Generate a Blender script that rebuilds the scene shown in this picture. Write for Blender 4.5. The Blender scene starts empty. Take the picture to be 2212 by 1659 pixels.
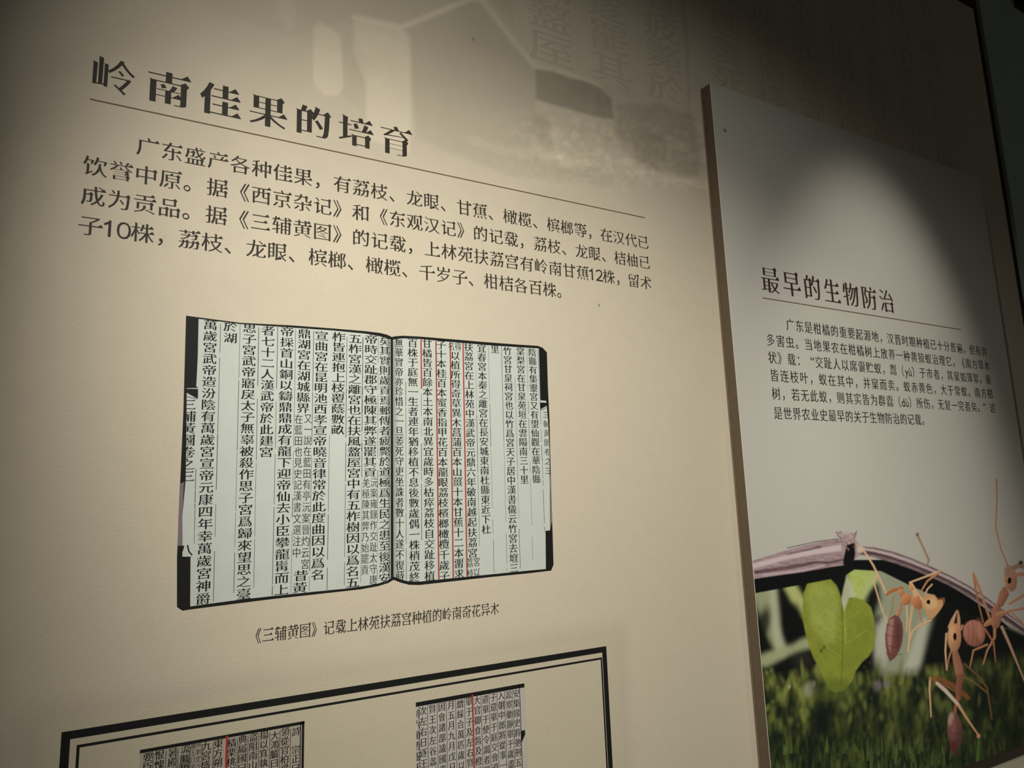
import bpy, math, random
import numpy as np
from mathutils import Matrix, Vector
from mathutils.geometry import delaunay_2d_cdt
random.seed(7); rng = np.random.default_rng(7)
sc = bpy.context.scene
# ------------------------------------------------------------------ camera, exposure, light
S = 0.03                       # metres per wall unit (one character pitch of the wall paragraph)
Z0 = 2.0                       # height of the first paragraph line above the floor
F, YAW, PIT, ROL = 1539.222, -0.5195, 0.1682, -0.0352
CAM = np.array([2.1235, -16.7017, 34.2963])
def rot3(a, b, c):
    ca, sa, cb, sb, cc, s_ = math.cos(a), math.sin(a), math.cos(b), math.sin(b), math.cos(c), math.sin(c)
    Ry = np.array([[ca,0,sa],[0,1,0],[-sa,0,ca]]); Rx = np.array([[1,0,0],[0,cb,-sb],[0,sb,cb]]); Rz = np.array([[cc,-s_,0],[s_,cc,0],[0,0,1]])
    return Ry @ Rx @ Rz
R3 = rot3(YAW, PIT, ROL)
def W3(x, y, z=0.0):           # wall units -> world (the wall faces -Y)
    return Vector((S*x, -S*z, Z0 + S*y))
def on_plane(u, v, z=0.0):     # where a point of the photograph lies on the wall plane (z units in front of it)
    d = R3 @ np.array([(u-1106)/F, -(v-829.5)/F, -1.0])
    t = (z - CAM[2]) / d[2]
    return CAM[0]+d[0]*t, CAM[1]+d[1]*t
def seen(X, Y, z=0.0):         # inverse, for whole arrays
    P = np.stack([X-CAM[0], Y-CAM[1], np.full(np.shape(X), z-CAM[2])], -1) @ R3
    return 1106 + F*P[...,0]/-P[...,2], 829.5 - F*P[...,1]/-P[...,2]
cam = bpy.data.cameras.new('camera'); co = bpy.data.objects.new('camera', cam); sc.collection.objects.link(co)
cam.sensor_fit = 'HORIZONTAL'; cam.sensor_width = 36; cam.lens = F/2212*36
M3 = np.array([[1,0,0],[0,0,-1],[0,1,0]]) @ R3
m4 = Matrix([list(M3[i]) + [0] for i in range(3)] + [[0,0,0,1]]); m4.translation = W3(*CAM)
co.matrix_world = m4; cam.clip_start = 0.01
cam.dof.use_dof = True; cam.dof.focus_distance = 1.16; cam.dof.aperture_fstop = 16.0
sc.camera = co
wd = bpy.data.worlds.new('world'); sc.world = wd; wd.use_nodes = True
wd.node_tree.nodes['Background'].inputs[0].default_value = (0.95, 0.90, 0.80, 1)
wd.node_tree.nodes['Background'].inputs[1].default_value = 0.042
sc.view_settings.view_transform = 'Standard'; sc.view_settings.look = 'None'
sc.view_settings.exposure = 0.0; sc.view_settings.gamma = 1.0; sc.view_settings.use_curve_mapping = False
def spot(name, loc, target, power, size_deg, blend, radius, col):
    l = bpy.data.lights.new(name, 'SPOT'); o = bpy.data.objects.new(name, l); sc.collection.objects.link(o)
    l.energy = power; l.spot_size = math.radians(size_deg); l.spot_blend = blend; l.shadow_soft_size = radius; l.color = col
    a = W3(*loc); b = W3(*target); o.location = a
    o.rotation_euler = (b-a).to_track_quat('-Z', 'Y').to_euler(); return o
spot('ceiling_spotlight', (-22.32, 21.37, 38.33), (28.57, -7.97, 0), 1.978*35.53, 52.0, 0.99, 0.03, (1.02, 1.0, 0.93))
spot('ceiling_spotlight', (-26.46, 35.30, 52.98), (33.33, -29.28, 0), 8.158*35.53, 42.6, 0.96, 0.03, (1.02, 1.0, 0.92))
spot('ceiling_spotlight', (56.16, 43.83, 38.22), (54.70, -13.82, 0), 2.263*35.53, 31.3, 0.99, 0.03, (1.02, 1.0, 0.90))
# ------------------------------------------------------------------ materials
def new_mat(name, col, rough=0.7, spec=0.3):
    m = bpy.data.materials.new(name); m.use_nodes = True
    b = m.node_tree.nodes['Principled BSDF']
    b.inputs['Base Color'].default_value = (*col, 1); b.inputs['Roughness'].default_value = rough
    b.inputs['Specular IOR Level'].default_value = spec
    return m
def link(m, a, b): m.node_tree.links.new(a, b)
def paper_bump(m, strength=0.35, dist=0.0006, stretch=(1,1,1.6), scale=150, fibre=True):
    nt = m.node_tree; N = nt.nodes; b = N['Principled BSDF']
    tc = N.new('ShaderNodeTexCoord'); mp = N.new('ShaderNodeMapping'); mp.inputs['Scale'].default_value = stretch
    link(m, tc.outputs['Object'], mp.inputs[0])
    n1 = N.new('ShaderNodeTexNoise'); n1.inputs['Scale'].default_value = scale; n1.inputs['Detail'].default_value = 3; n1.inputs['Distortion'].default_value = 0.6 if fibre else 0.2
    link(m, mp.outputs[0], n1.inputs[0]); h = n1.outputs[0]
    if fibre:      # thin curved fibres: the zero crossings of a distorted noise, kept only in places
        s1 = N.new('ShaderNodeMath'); s1.operation = 'SUBTRACT'; s1.inputs[1].default_value = .5; link(m, h, s1.inputs[0])
        s2 = N.new('ShaderNodeMath'); s2.operation = 'ABSOLUTE'; link(m, s1.outputs[0], s2.inputs[0])
        r = N.new('ShaderNodeMapRange'); r.inputs[1].default_value = 0; r.inputs[2].default_value = .06; r.inputs[3].default_value = 1; r.inputs[4].default_value = 0; link(m, s2.outputs[0], r.inputs[0])
        n2 = N.new('ShaderNodeTexNoise'); n2.inputs['Scale'].default_value = scale*1.3; link(m, mp.outputs[0], n2.inputs[0])
        r2 = N.new('ShaderNodeMapRange'); r2.inputs[1].default_value = .48; r2.inputs[2].default_value = .6; link(m, n2.outputs[0], r2.inputs[0])
        q = N.new('ShaderNodeMath'); q.operation = 'MULTIPLY'; link(m, r.outputs[0], q.inputs[0]); link(m, r2.outputs[0], q.inputs[1])
        n3 = N.new('ShaderNodeTexNoise'); n3.inputs['Scale'].default_value = scale*2.2; n3.inputs['Detail'].default_value = 3; link(m, mp.outputs[0], n3.inputs[0])
        q2 = N.new('ShaderNodeMath'); q2.operation = 'MULTIPLY_ADD'; q2.inputs[1].default_value = .55; link(m, n3.outputs[0], q2.inputs[0]); link(m, q.outputs[0], q2.inputs[2]); h = q2.outputs[0]
    bp = N.new('ShaderNodeBump'); bp.inputs['Strength'].default_value = strength; bp.inputs['Distance'].default_value = dist
    link(m, h, bp.inputs['Height']); link(m, bp.outputs[0], b.inputs['Normal'])
    return n1
def vary(m, col, amt=0.06, scale=25):
    nt = m.node_tree; N = nt.nodes; b = N['Principled BSDF']
    tc = N.new('ShaderNodeTexCoord'); n = N.new('ShaderNodeTexNoise'); n.inputs['Scale'].default_value = scale; n.inputs['Detail'].default_value = 4
    link(m, tc.outputs['Object'], n.inputs[0])
    r = N.new('ShaderNodeMapRange'); r.inputs[3].default_value = 1-amt; r.inputs[4].default_value = 1+amt; link(m, n.outputs[0], r.inputs[0])
    h = N.new('ShaderNodeVectorMath'); h.operation = 'SCALE'; link(m, r.outputs[0], h.inputs['Scale'])
    if isinstance(col, str):
        a = N.new('ShaderNodeVertexColor'); a.layer_name = col; link(m, a.outputs[0], h.inputs[0])
    else: h.inputs[0].default_value = col
    link(m, h.outputs[0], b.inputs['Base Color'])
def lin(c):
    c = np.asarray(c, float)/255
    return np.where(c <= .04045, c/12.92, ((c+.055)/1.055)**2.4)
BASE = np.array([.655, .57, .432])
m_wall = new_mat('wallpaper', BASE, .62, .25); vary(m_wall, 'print', .04, 30); paper_bump(m_wall, .42, .00028, (1,1,1.8), 150)
m_ink = new_mat('dark_grey_ink', (.040,.034,.025), .6); paper_bump(m_ink, .34, .00028, (1,1,1.8), 150)
m_ink2 = new_mat('brown_ink', (.16,.10,.06), .6)
m_black = new_mat('black_ink', (.010,.011,.010), .55); vary(m_black, (.012,.012,.011), .5, 400)
m_page = new_mat('scanned_page', (.6,.66,.58), .6); vary(m_page, 'print', .05, 40); paper_bump(m_page, .34, .00028, (1,1,1.8), 150)
m_red = new_mat('red_ink', (.42,.055,.03), .6)
m_rule = new_mat('faded_rule_ink', (.12,.115,.09), .6)
m_ghost = new_mat('ghost_lettering_ink', (.575,.50,.382), .62, .25)
m_white = new_mat('panel_face', (.625,.59,.515), .5, .35); vary(m_white, (.625,.59,.515), .03, 6); paper_bump(m_white, .12, .0004, (1,1,1), 260, False)
m_photo = new_mat('photo_print', (.5,.5,.5), .5, .35); vary(m_photo, 'print', .02, 60); paper_bump(m_photo, .12, .0004, (1,1,1), 260, False)
m_pink = new_mat('panel_heading_ink', (.045,.022,.016), .5)
m_pink2 = new_mat('panel_text_ink', (.022,.019,.017), .5)
m_edge = new_mat('board_edge', (.085,.060,.034), .7); vary(m_edge, (.085,.060,.034), .15, 60)
m_back = new_mat('backing_edge', (.12,.085,.055), .7); vary(m_back, (.12,.085,.055), .12, 60)
m_gap = new_mat('gap_black', (.01,.009,.008), .9)
m_strip = new_mat('dark_brown_strip', (.045,.026,.016), .8); vary(m_strip, (.045,.026,.016), .3, 30)
m_green = new_mat('grey_green_paint', (.50,.60,.50), .8); vary(m_green, (.50,.60,.50), .06, 12)
m_dark = new_mat('black_fitting', (.012,.012,.012), .6)
m_ceil = new_mat('dark_ceiling', (.03,.03,.03), .9); vary(m_ceil, (.03,.03,.03), .2, 4)
m_floor = new_mat('floor_tiles', (.12,.10,.085), .5); vary(m_floor, (.12,.10,.085), .2, 3)
# ------------------------------------------------------------------ objects
def link_obj(name, me, mat=None, parent=None):
    o = bpy.data.objects.new(name, me); sc.collection.objects.link(o)
    if mat is not None: me.materials.append(mat)
    if parent is not None: o.parent = parent
    return o
def thing(name, label, cat, x, y, z=0, group=None):
    o = bpy.data.objects.new(name, None); sc.collection.objects.link(o); o.location = W3(x, y, z); o.empty_display_size = .05
    o['label'] = label; o['category'] = cat
    if group: o['group'] = group
    return o
def tag(o, label, cat): o['label'] = label; o['category'] = cat; return o
def local(parent, co_):
    return (Vector(co_) - parent.location) if parent is not None else Vector(co_)
def mesh(name, vs, fs, mat, parent=None, origin=None):
    """vs are world coordinates"""
    me = bpy.data.meshes.new(name)
    p0 = parent.location if parent is not None else Vector((0,0,0))
    me.from_pydata([tuple(Vector(v)-p0) for v in vs], [], fs); me.update()
    return link_obj(name, me, mat, parent)
def box(name, x0, x1, y0, y1, z0, z1, mat, parent=None, bevel=0):
    vs = [W3(x, y, z) for z in (z0, z1) for y in (y0, y1) for x in (x0, x1)]
    fs = [(0,2,3,1),(4,5,7,6),(0,1,5,4),(2,6,7,3),(0,4,6,2),(1,3,7,5)]
    o = mesh(name, vs, fs, mat, parent)
    if bevel:
        md = o.modifiers.new('bevel', 'BEVEL'); md.width = bevel; md.segments = 2
    return o
def flat(name, pts, mat, parent, z=0.012, th=0.0):
    """flat print, polygon of wall-unit points, a hair in front of the paper"""
    n = len(pts); vs = [W3(x, y, z) for x, y in pts]
    a = sum(pts[i][0]*pts[(i+1) % n][1]-pts[(i+1) % n][0]*pts[i][1] for i in range(n))
    f = list(range(n)) if a > 0 else list(range(n))[::-1]
    return mesh(name, vs, [f], mat, parent)
def px(pts, z=0.0): return [on_plane(u, v, z) for u, v in pts]
def strips(name, segs, mat, parent, z=0.012):
    """segs: (x0,y0,x1,y1,w) ; joined flat lines"""
    vs, fs = [], []
    for x0, y0, x1, y1, w in segs:
        d = math.hypot(x1-x0, y1-y0) or 1; nx, ny = -(y1-y0)/d*w/2, (x1-x0)/d*w/2
        k = len(vs); vs += [W3(x0-nx, y0-ny, z), W3(x1-nx, y1-ny, z), W3(x1+nx, y1+ny, z), W3(x0+nx, y0+ny, z)]; fs.append((k, k+1, k+2, k+3))
    return mesh(name, vs, fs, mat, parent)
# ------------------------------------------------------------------ lettering: outlines of the built-in font, turned into a Song face
TC = bpy.data.curves.new('glyph', 'FONT'); TC.fill_mode = 'NONE'; TC.resolution_u = 3
TO = bpy.data.objects.new('glyph', TC); sc.collection.objects.link(TO)
_out = {}
def outlines(ch):
    if ch in _out: return _out[ch]
    if ch == '１':
        _out[ch] = [[(.46,.0),(.56,.0),(.56,.74),(.50,.74),(.44,.66),(.30,.585),(.30,.495),(.46,.575)]]; return _out[ch]
    TC.body = ch
    me = bpy.data.meshes.new_from_object(TO.evaluated_get(bpy.context.evaluated_depsgraph_get()))
    P = [(v.co.x, v.co.y) for v in me.vertices]; nx = {}
    for e in me.edges: nx.setdefault(e.vertices[0], []).append(e.vertices[1]); nx.setdefault(e.vertices[1], []).append(e.vertices[0])
    loops, done = [], set()
    for s in range(len(P)):
        if s in done or s not in nx: continue
        lp = [s]; done.add(s); prev, cur = s, (s+1 if s+1 in nx[s] else nx[s][0])
        while cur != s and cur not in done:
            lp.append(cur); done.add(cur)
            n = [k for k in nx[cur] if k != prev]
            if not n: break
            prev, cur = cur, n[0]
        q = [P[i] for i in lp]; r = []
        for a in q:
            if not r or math.hypot(a[0]-r[-1][0], a[1]-r[-1][1]) > .004: r.append(a)
        if len(r) > 2: loops.append(r)
    bpy.data.meshes.remove(me)
    A = sum(sum(l[i][0]*l[(i+1) % len(l)][1]-l[(i+1) % len(l)][0]*l[i][1] for i in range(len(l))) for l in loops)
    if A < 0: loops = [l[::-1] for l in loops]
    _out[ch] = loops
    return loops
def song(loops, a, b, sf):
    """a: how much each horizontal stroke edge is pared, b: how much each vertical edge is fattened, sf: height of the triangular serifs"""
    res, extra = [], []
    for l in loops:
        n = len(l); P = np.array(l); D = np.roll(P, -1, 0)-P; L = np.hypot(D[:,0], D[:,1])+1e-9; D = D/L[:,None]
        Nn = np.stack([D[:,1], -D[:,0]], 1)                       # outward
        off = b*Nn[:,0]**2 - a*Nn[:,1]**2
        Q = np.empty_like(P)
        for i in range(n):
            n0, n1, o0, o1 = Nn[i-1], Nn[i], off[i-1], off[i]
            det = n0[0]*n1[1]-n0[1]*n1[0]
            if abs(det) < .35: Q[i] = P[i]+(n0*o0+n1*o1)/2
            else: Q[i] = P[i]+np.array([(o0*n1[1]-o1*n0[1])/det, (n0[0]*o1-n1[0]*o0)/det])
        for i in range(n):
            d0, d1 = D[i-1], D[i]; cr = d0[0]*d1[1]-d0[1]*d1[0]; x, y = Q[i]
            if sf and cr > 0 and d0[1] > .94 and d1[0] < -.94:
                if L[i] > .16 and L[i-1] < .10: extra.append([(x-sf*1.7, y-.01), (x+sf*.35, y-a*.5-.012), (x+sf*.30, y), (x-sf*.42, y+sf)])     # free end of a horizontal stroke
                elif L[i] > .16: extra.append([(x-sf*1.5, y-.01), (x-.02, y-sf*.9), (x+sf*.45, y-sf*.10), (x-sf*.30, y+sf*.75)])    # shoulder
                elif L[i-1] > .2: Q[i] = (x+sf*.10, y-sf*.20)           # top of a vertical stroke, right
            if sf and cr > 0 and d0[0] < -.94 and d1[1] < -.94 and L[i] > .14: extra.append([(x-sf*.20, y+sf*.20), (x+.008, y-sf*.35), (x+sf*.6, y-.006)])
        if sf:       # falling strokes end in a point
            for i in range(n):
                j = (i+1) % n; N = Nn[i]
                if L[i] < .10 and N[0] < -.25 and N[1] < -.35:
                    c0 = D[i-1][0]*D[i][1]-D[i-1][1]*D[i][0]; c1 = D[i][0]*D[j][1]-D[i][1]*D[j][0]
                    if c0 > .4 and c1 > .4: m = (Q[i]+Q[j])/2+N*.012; Q[i] = Q[i]*.22+m*.78; Q[j] = Q[j]*.22+m*.78
        res.append([tuple(p) for p in Q])
    return res+extra
_gl = {}
STY = {'title': (.024,.030,.115), 'body': (.020,.007,.105), 'wood': (.012,.014,.070), 'small': (.010,.000,.0), 'panel': (.020,.016,.11), 'pbody': (.014,.008,.06), 'plain': (0,0,0), 'ghost': (.012,.012,.05)}
def glyph(ch, sty):
    k = (ch, sty)
    if k in _gl: return _gl[k]
    lo = outlines(ch)
    if sty != 'plain' and ord(ch[0]) > 0x2E7F and ch not in '，。、：《》（）０１２': lo = song(lo, *(STY[sty] if ch != '岭' or sty != 'title' else (.022, .010, .08)))
    pts, ed = [], []
    for l in lo:
        k0 = len(pts); pts += [Vector(p) for p in l]; ed += [(k0+i, k0+(i+1) % len(l)) for i in range(len(l))]
    vo, _, fo, _, _, _ = delaunay_2d_cdt(pts, ed, [], 0, 1e-5)
    V = np.array([(v.x, v.y) for v in vo]).reshape(-1, 2); Fo = np.array(fo, int).reshape(-1, 3); Cn = V[Fo].mean(1)
    wnd = np.zeros(len(Fo), int)
    for l in lo:          # winding number of every triangle's centre
        q = np.array(l); q2 = np.roll(q, -1, 0); y0, y1 = q[:,1][None], q2[:,1][None]; X_, Y_ = Cn[:,0][:,None], Cn[:,1][:,None]
        iL = (q2[:,0]-q[:,0])[None]*(Y_-y0)-(X_-q[:,0][None])*(y1-y0)
        wnd += ((y0 <= Y_) & (y1 > Y_) & (iL < 0)).sum(1)-((y0 > Y_) & (y1 <= Y_) & (iL > 0)).sum(1)
    Fc = [list(f) if (V[f[1]][0]-V[f[0]][0])*(V[f[2]][1]-V[f[0]][1])-(V[f[1]][1]-V[f[0]][1])*(V[f[2]][0]-V[f[0]][0]) > 0 else list(f)[::-1] for f, w_ in zip(Fo.tolist(), wnd) if w_ != 0]
    us = sorted({i for f in Fc for i in f}); mp_ = {o_: n_ for n_, o_ in enumerate(us)}; V = V[us] if us else V[:0]; Fc = [[mp_[i] for i in f] for f in Fc]
    if ord(ch[0]) < 0x2E7F and len(V):      # western glyphs: centre on their own box
        V = V - np.array([(V[:,0].min()+V[:,0].max())/2-.5, 0])
    _gl[k] = (V, Fc); return _gl[k]
def lettering(name, items, mat, parent, sty, z=0.016, clip=None, pivot=None):
    """items: (char, cx, cy, width, height) in wall units; one mesh"""
    vs, fs = [], []
    for ch, cx, cy, w, h in items:
        if ch in ' \u3000': continue
        V, Fc = glyph(ch, sty)
        k = len(vs)
        for x, y in V:
            X = cx+(x-.5)*w
            if clip: X = min(max(X, clip[0]), clip[1])
            vs.append((S*X, -S*z, Z0+S*(cy+(y-.38)*h)))
        fs += [[k+i for i in f] for f in Fc]
    me = bpy.data.meshes.new(name); p0 = parent.location if parent is not None else Vector((0,0,0))
    me.from_pydata([(a-p0.x, b-p0.y, c-p0.z) for a, b, c in vs], [], fs); me.update()
    return link_obj(name, me, mat, parent)
def line_px(text, p0, p1, size, z=0.0, wid=1.0):
    """a horizontal row whose first and last characters stand at two points of the photograph"""
    (x0, y0), (x1, y1) = on_plane(*p0, z), on_plane(*p1, z); n = len(text)-1
    return [(c, x0+(x1-x0)*i/n, y0+(y1-y0)*i/n, size*wid, size) for i, c in enumerate(text)]
def col_px(text, p0, p1, w, h, z=0.0):
    (x0, y0), (x1, y1) = on_plane(*p0, z), on_plane(*p1, z); n = max(1, len(text)-1)
    return [(c, x0+(x1-x0)*i/n, y0+(y1-y0)*i/n, w, h) for i, c in enumerate(text)]
# ------------------------------------------------------------------ little raster painter for the two big prints (numpy only)
class Canvas:
    def __init__(s, x0, y0, w, h, step, base):
        s.x0, s.y0, s.step = x0, y0, step; s.w, s.h = int(w/step), int(h/step)
        s.a = np.empty((s.h, s.w, 3)); s.a[:] = base
        s.X, s.Y = np.meshgrid(x0+np.arange(s.w)*step, y0+np.arange(s.h)*step)
    def win(s, x0, y0, x1, y1):
        i0 = max(0, int((x0-s.x0)/s.step)); i1 = min(s.w, int((x1-s.x0)/s.step)+2); j0 = max(0, int((y0-s.y0)/s.step)); j1 = min(s.h, int((y1-s.y0)/s.step)+2)
        return (slice(j0, max(j0, j1)), slice(i0, max(i0, i1)))
    def put(s, wn, m, col, mul=False):
        A = s.a[wn]; c = np.asarray(col, float); t = A*c if mul else c
        s.a[wn] = A+(t-A)*m[..., None]
    def poly(s, pts, col, soft=1.0, alpha=1.0, mul=False):
        P = np.array(pts, float); g = soft*2+2
        wn = s.win(P[:,0].min()-g, P[:,1].min()-g, P[:,0].max()+g, P[:,1].max()+g); X, Y = s.X[wn], s.Y[wn]
        if X.size == 0: return
        ins = np.zeros(X.shape, bool); d = np.full(X.shape, 1e9); n = len(P)
        for i in range(n):
            (ax, ay), (bx, by) = P[i], P[(i+1) % n]
            c = ((ay > Y) != (by > Y)) & (X < (bx-ax)*(Y-ay)/((by-ay) or 1e-9)+ax); ins ^= c
            dx, dy = bx-ax, by-ay; t = np.clip(((X-ax)*dx+(Y-ay)*dy)/(dx*dx+dy*dy+1e-9), 0, 1)
            d = np.minimum(d, (X-ax-t*dx)**2+(Y-ay-t*dy)**2)
        d = np.sqrt(d)*np.where(ins, 1, -1); m = np.clip(.5+d/(2*soft), 0, 1); m = m*m*(3-2*m)
        s.put(wn, m*alpha, col, mul)
    def limb(s, pts, rad, col, soft=.8, alpha=1.0, shade=0.0, mul=False):
        """polyline with a radius at each point; shade brightens one side like a round form in the picture"""
        R = rad if isinstance(rad, (list, tuple)) else [rad]*len(pts); g = max(R)+soft*2+2
        xs = [p[0] for p in pts]; ys = [p[1] for p in pts]
        wn = s.win(min(xs)-g, min(ys)-g, max(xs)+g, max(ys)+g); X, Y = s.X[wn], s.Y[wn]
        if X.size == 0: return
        best = np.full(X.shape, -1e9); side = np.zeros(X.shape)
        for i in range(len(pts)-1):
            (ax, ay), (bx, by) = pts[i], pts[i+1]; dx, dy = bx-ax, by-ay; L2 = dx*dx+dy*dy+1e-9
            t = np.clip(((X-ax)*dx+(Y-ay)*dy)/L2, 0, 1); r = R[i]+(R[i+1]-R[i])*t
            d = r-np.hypot(X-ax-t*dx, Y-ay-t*dy); sd = ((X-ax-t*dx)*-.6+(Y-ay-t*dy)*-.8)/(r+1e-6)
            u = d > best; best = np.where(u, d, best); side = np.where(u, sd, side)
        m = np.clip(.5+best/(2*soft), 0, 1)
        c = np.asarray(col, float)
        if shade: cc = c*(1+shade*np.clip(side, -1, 1))[..., None]; A = s.a[wn]; s.a[wn] = A+(cc-A)*(m*alpha)[..., None]
        else: s.put(wn, m*alpha, c, mul)
    def blob(s, cx, cy, rx, ry, ang, col, soft=.15, alpha=1.0, shade=0.0, mul=False):
        g = max(rx, ry)*(1+soft)+2; wn = s.win(cx-g, cy-g, cx+g, cy+g); X, Y = s.X[wn]-cx, s.Y[wn]-cy
        if X.size == 0: return
        ca, sa = math.cos(math.radians(ang)), math.sin(math.radians(ang)); u, v = (X*ca+Y*sa)/rx, (-X*sa+Y*ca)/ry
        r = np.hypot(u, v); m = np.clip((1+soft-r)/(2*soft), 0, 1); m = m*m*(3-2*m)
        c = np.asarray(col, float)
        if shade: cc = c*(1+shade*(-.6*X/rx-.7*Y/ry).clip(-1, 1))[..., None]; A = s.a[wn]; s.a[wn] = A+(cc-A)*(m*alpha)[..., None]
        else: s.put(wn, m*alpha, c, mul)
    def blur(s, r, j0=0, j1=None):
        for _ in range(2):
            for ax in (0, 1):
                A = s.a[j0:j1]; pad = [(0, 0)]*3; pad[ax] = (r+1, r); C = np.cumsum(np.pad(A, pad, 'edge'), axis=ax)
                n = A.shape[ax]; s.a[j0:j1] = (np.take(C, range(2*r+1, n+2*r+1), ax)-np.take(C, range(0, n), ax))/(2*r+1)
    def noise(s, sx, sy, seed):
        r = np.random.default_rng(seed); G = r.random((int(s.h*s.step/sy)+3, int(s.w*s.step/sx)+3))
        gx, gy = np.arange(s.w)*s.step/sx, np.arange(s.h)*s.step/sy; i, j = gx.astype(int), gy.astype(int); fx, fy = gx-i, gy-j
        fx = fx*fx*(3-2*fx); fy = fy*fy*(3-2*fy)
        a = G[j][:, i]*(1-fx)+G[j][:, i+1]*fx; b = G[j+1][:, i]*(1-fx)+G[j+1][:, i+1]*fx
        return a*(1-fy)[:, None]+b*fy[:, None]
    def sample(s, u, v, base):
        fx, fy = (u-s.x0)/s.step, (v-s.y0)/s.step; ok = (fx >= 0) & (fy >= 0) & (fx < s.w-1) & (fy < s.h-1)
        fx, fy = np.clip(fx, 0, s.w-1.001), np.clip(fy, 0, s.h-1.001); i, j = fx.astype(int), fy.astype(int); a, b = (fx-i)[..., None], (fy-j)[..., None]
        c = (s.a[j, i]*(1-a)+s.a[j, i+1]*a)*(1-b)+(s.a[j+1, i]*(1-a)+s.a[j+1, i+1]*a)*b
        c[~ok] = base; return c
def grid_mesh(name, xs, ys, z, mat, parent, colfn):
    X, Y = np.meshgrid(xs, ys); nx, ny = len(xs), len(ys); C = colfn(X, Y)
    p0 = parent.location if parent is not None else Vector((0,0,0))
    V = np.stack([S*X-p0.x, np.full(X.shape, -S*z)-p0.y, Z0+S*Y-p0.z], -1).reshape(-1, 3)
    i, j = np.meshgrid(np.arange(nx-1), np.arange(ny-1)); a = (j*nx+i).ravel()
    Fq = np.stack([a, a+1, a+nx+1, a+nx], 1).astype(np.int32)
    me = bpy.data.meshes.new(name); me.vertices.add(len(V)); me.vertices.foreach_set('co', V.astype(np.float32).ravel())
    me.loops.add(Fq.size); me.loops.foreach_set('vertex_index', Fq.ravel()); me.polygons.add(len(Fq)); me.polygons.foreach_set('loop_start', np.arange(0, Fq.size, 4, dtype=np.int32))
    me.update(calc_edges=True); me.validate()
    at = me.attributes.new('print', 'FLOAT_COLOR', 'POINT')
    at.data.foreach_set('color', np.concatenate([C.reshape(-1, 3), np.ones((len(V), 1))], 1).astype(np.float32).ravel())
    return link_obj(name, me, mat, parent)

# ================================================================== SETTING
WR, WT = 79.85, 33.6            # right end and top of the papered wall, wall units
FLOOR = -Z0/S
# --- faded mural printed on the wallpaper: tiled farmhouse, drying hall, trees (blurred, low contrast)
mu = Canvas(-300, -700, 2500, 1300, 2.0, (1, 1, 1))
n1 = mu.noise(26, 20, 1); n2 = mu.noise(9, 8, 2); n3 = mu.noise(70, 60, 3)
def M_(pts, k, soft=5, alpha=1.0): mu.poly(pts, (k, k, k*.99), soft, alpha, True)
M_([(-60,-400),(640,-300),(1012,-60),(1012,0),(866,60),(766,38),(640,80),(560,60),(420,-10),(-60,-60)], .95, 14)
M_([(880,66),(1012,4),(1041,4),(1152,140),(1312,190),(1330,262),(1300,400),(1100,380),(900,300)], .90, 8)
M_([(1020,-300),(1105,-200),(1110,60),(1060,0),(1020,-30)], .93, 8)
mu.poly([(590,-60),(640,-60),(637,60),(625,75),(600,30)], (1.08,)*3, 5, .9, True)
M_([(676,60),(690,45),(735,75),(742,190),(730,207),(700,205),(678,180)], 1.17, 4)
M_([(764,40),(866,62),(888,80),(888,270),(884,330),(792,300),(790,180),(764,110)], 1.16, 5)
M_([(742,80),(764,60),(792,130),(790,250),(744,205)], .96, 6)
M_([(744,150),(790,170),(792,300),(770,300),(744,240)], 1.0, 8)
mu.limb([(1030,-8),(1012,0),(866,58),(766,36)], 6, (1.24,)*3, 3.5, .9, mul=True)
mu.limb([(1030,-16),(1041,2),(1100,78),(1156,144),(1230,160),(1300,186)], [6,6,6,5,4,3], (1.22,)*3, 3.5, .9, mul=True)
M_([(1157,150),(1195,152),(1230,170),(1262,174),(1293,189),(1322,214),(1325,257),(1278,250),(1158,214)], .72, 4)
M_([(1157,217),(1278,251),(1324,259),(1324,300),(1322,365),(1210,356),(1192,300),(1190,262),(1157,240)], 1.14, 4)
M_([(1150,244),(1186,262),(1190,305),(1178,320),(1150,290)], .92, 5)
M_([(1332,225),(1420,222),(1500,250),(1512,345),(1512,385),(1400,365),(1350,330),(1332,280)], .82, 9)
M_([(1360,288),(1430,290),(1440,350),(1380,345)], .88, 8)
M_([(1440,290),(1490,310),(1492,330),(1445,320)], 1.15, 5)
for _ in range(90):
    x, y = rng.uniform(1160, 1510), rng.uniform(160, 385)
    if y > 150+(x-1157)*.25: mu.blob(x, y, rng.uniform(5, 16), rng.uniform(4, 10), rng.uniform(0, 90), (1.09,)*3 if rng.random() > .5 else (.93, .92, .92), .7, .6, mul=True)
# foliage and ground, broken by noise
wn = mu.win(880, 200, 1530, 420); f = np.clip((n2[wn]-.45)*3, 0, 1)*np.clip((mu.X[wn]-1020)/200, 0, 1)*np.clip((mu.Y[wn]-225)/50, 0, 1)*np.clip((425-mu.Y[wn]-(1400-mu.X[wn])*.06)/40, 0, 1)
mu.put(wn, f*.75, (1.17, 1.16, 1.15), True)
wn = mu.win(1300, 200, 1530, 400); f = np.clip((n1[wn]-.5)*4, 0, 1)*np.clip((mu.Y[wn]-240)/30, 0, 1); mu.put(wn, f*.4, (.86,)*3, True)
for (x, y, r) in [(1180,330,26),(1130,330,22),(1215,350,24),(1350,350,18),(1372,372,16),(1400,366,16),(1430,385,20),(1470,392,18),(1505,395,20),(1080,322,20),(1030,305,18)]:
    mu.blob(x, y, r*1.3, r*.55, 15, (1.12,)*3, .5, .8, mul=True)
mu.a *= (1+(n3-.5)*.05)[..., None]
mu.limb([(1470,-400),(1474,0),(1483,90),(1489,230),(1494,330)], [4,4,4,3,1], (.84,)*3, 3, .8, mul=True)
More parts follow.
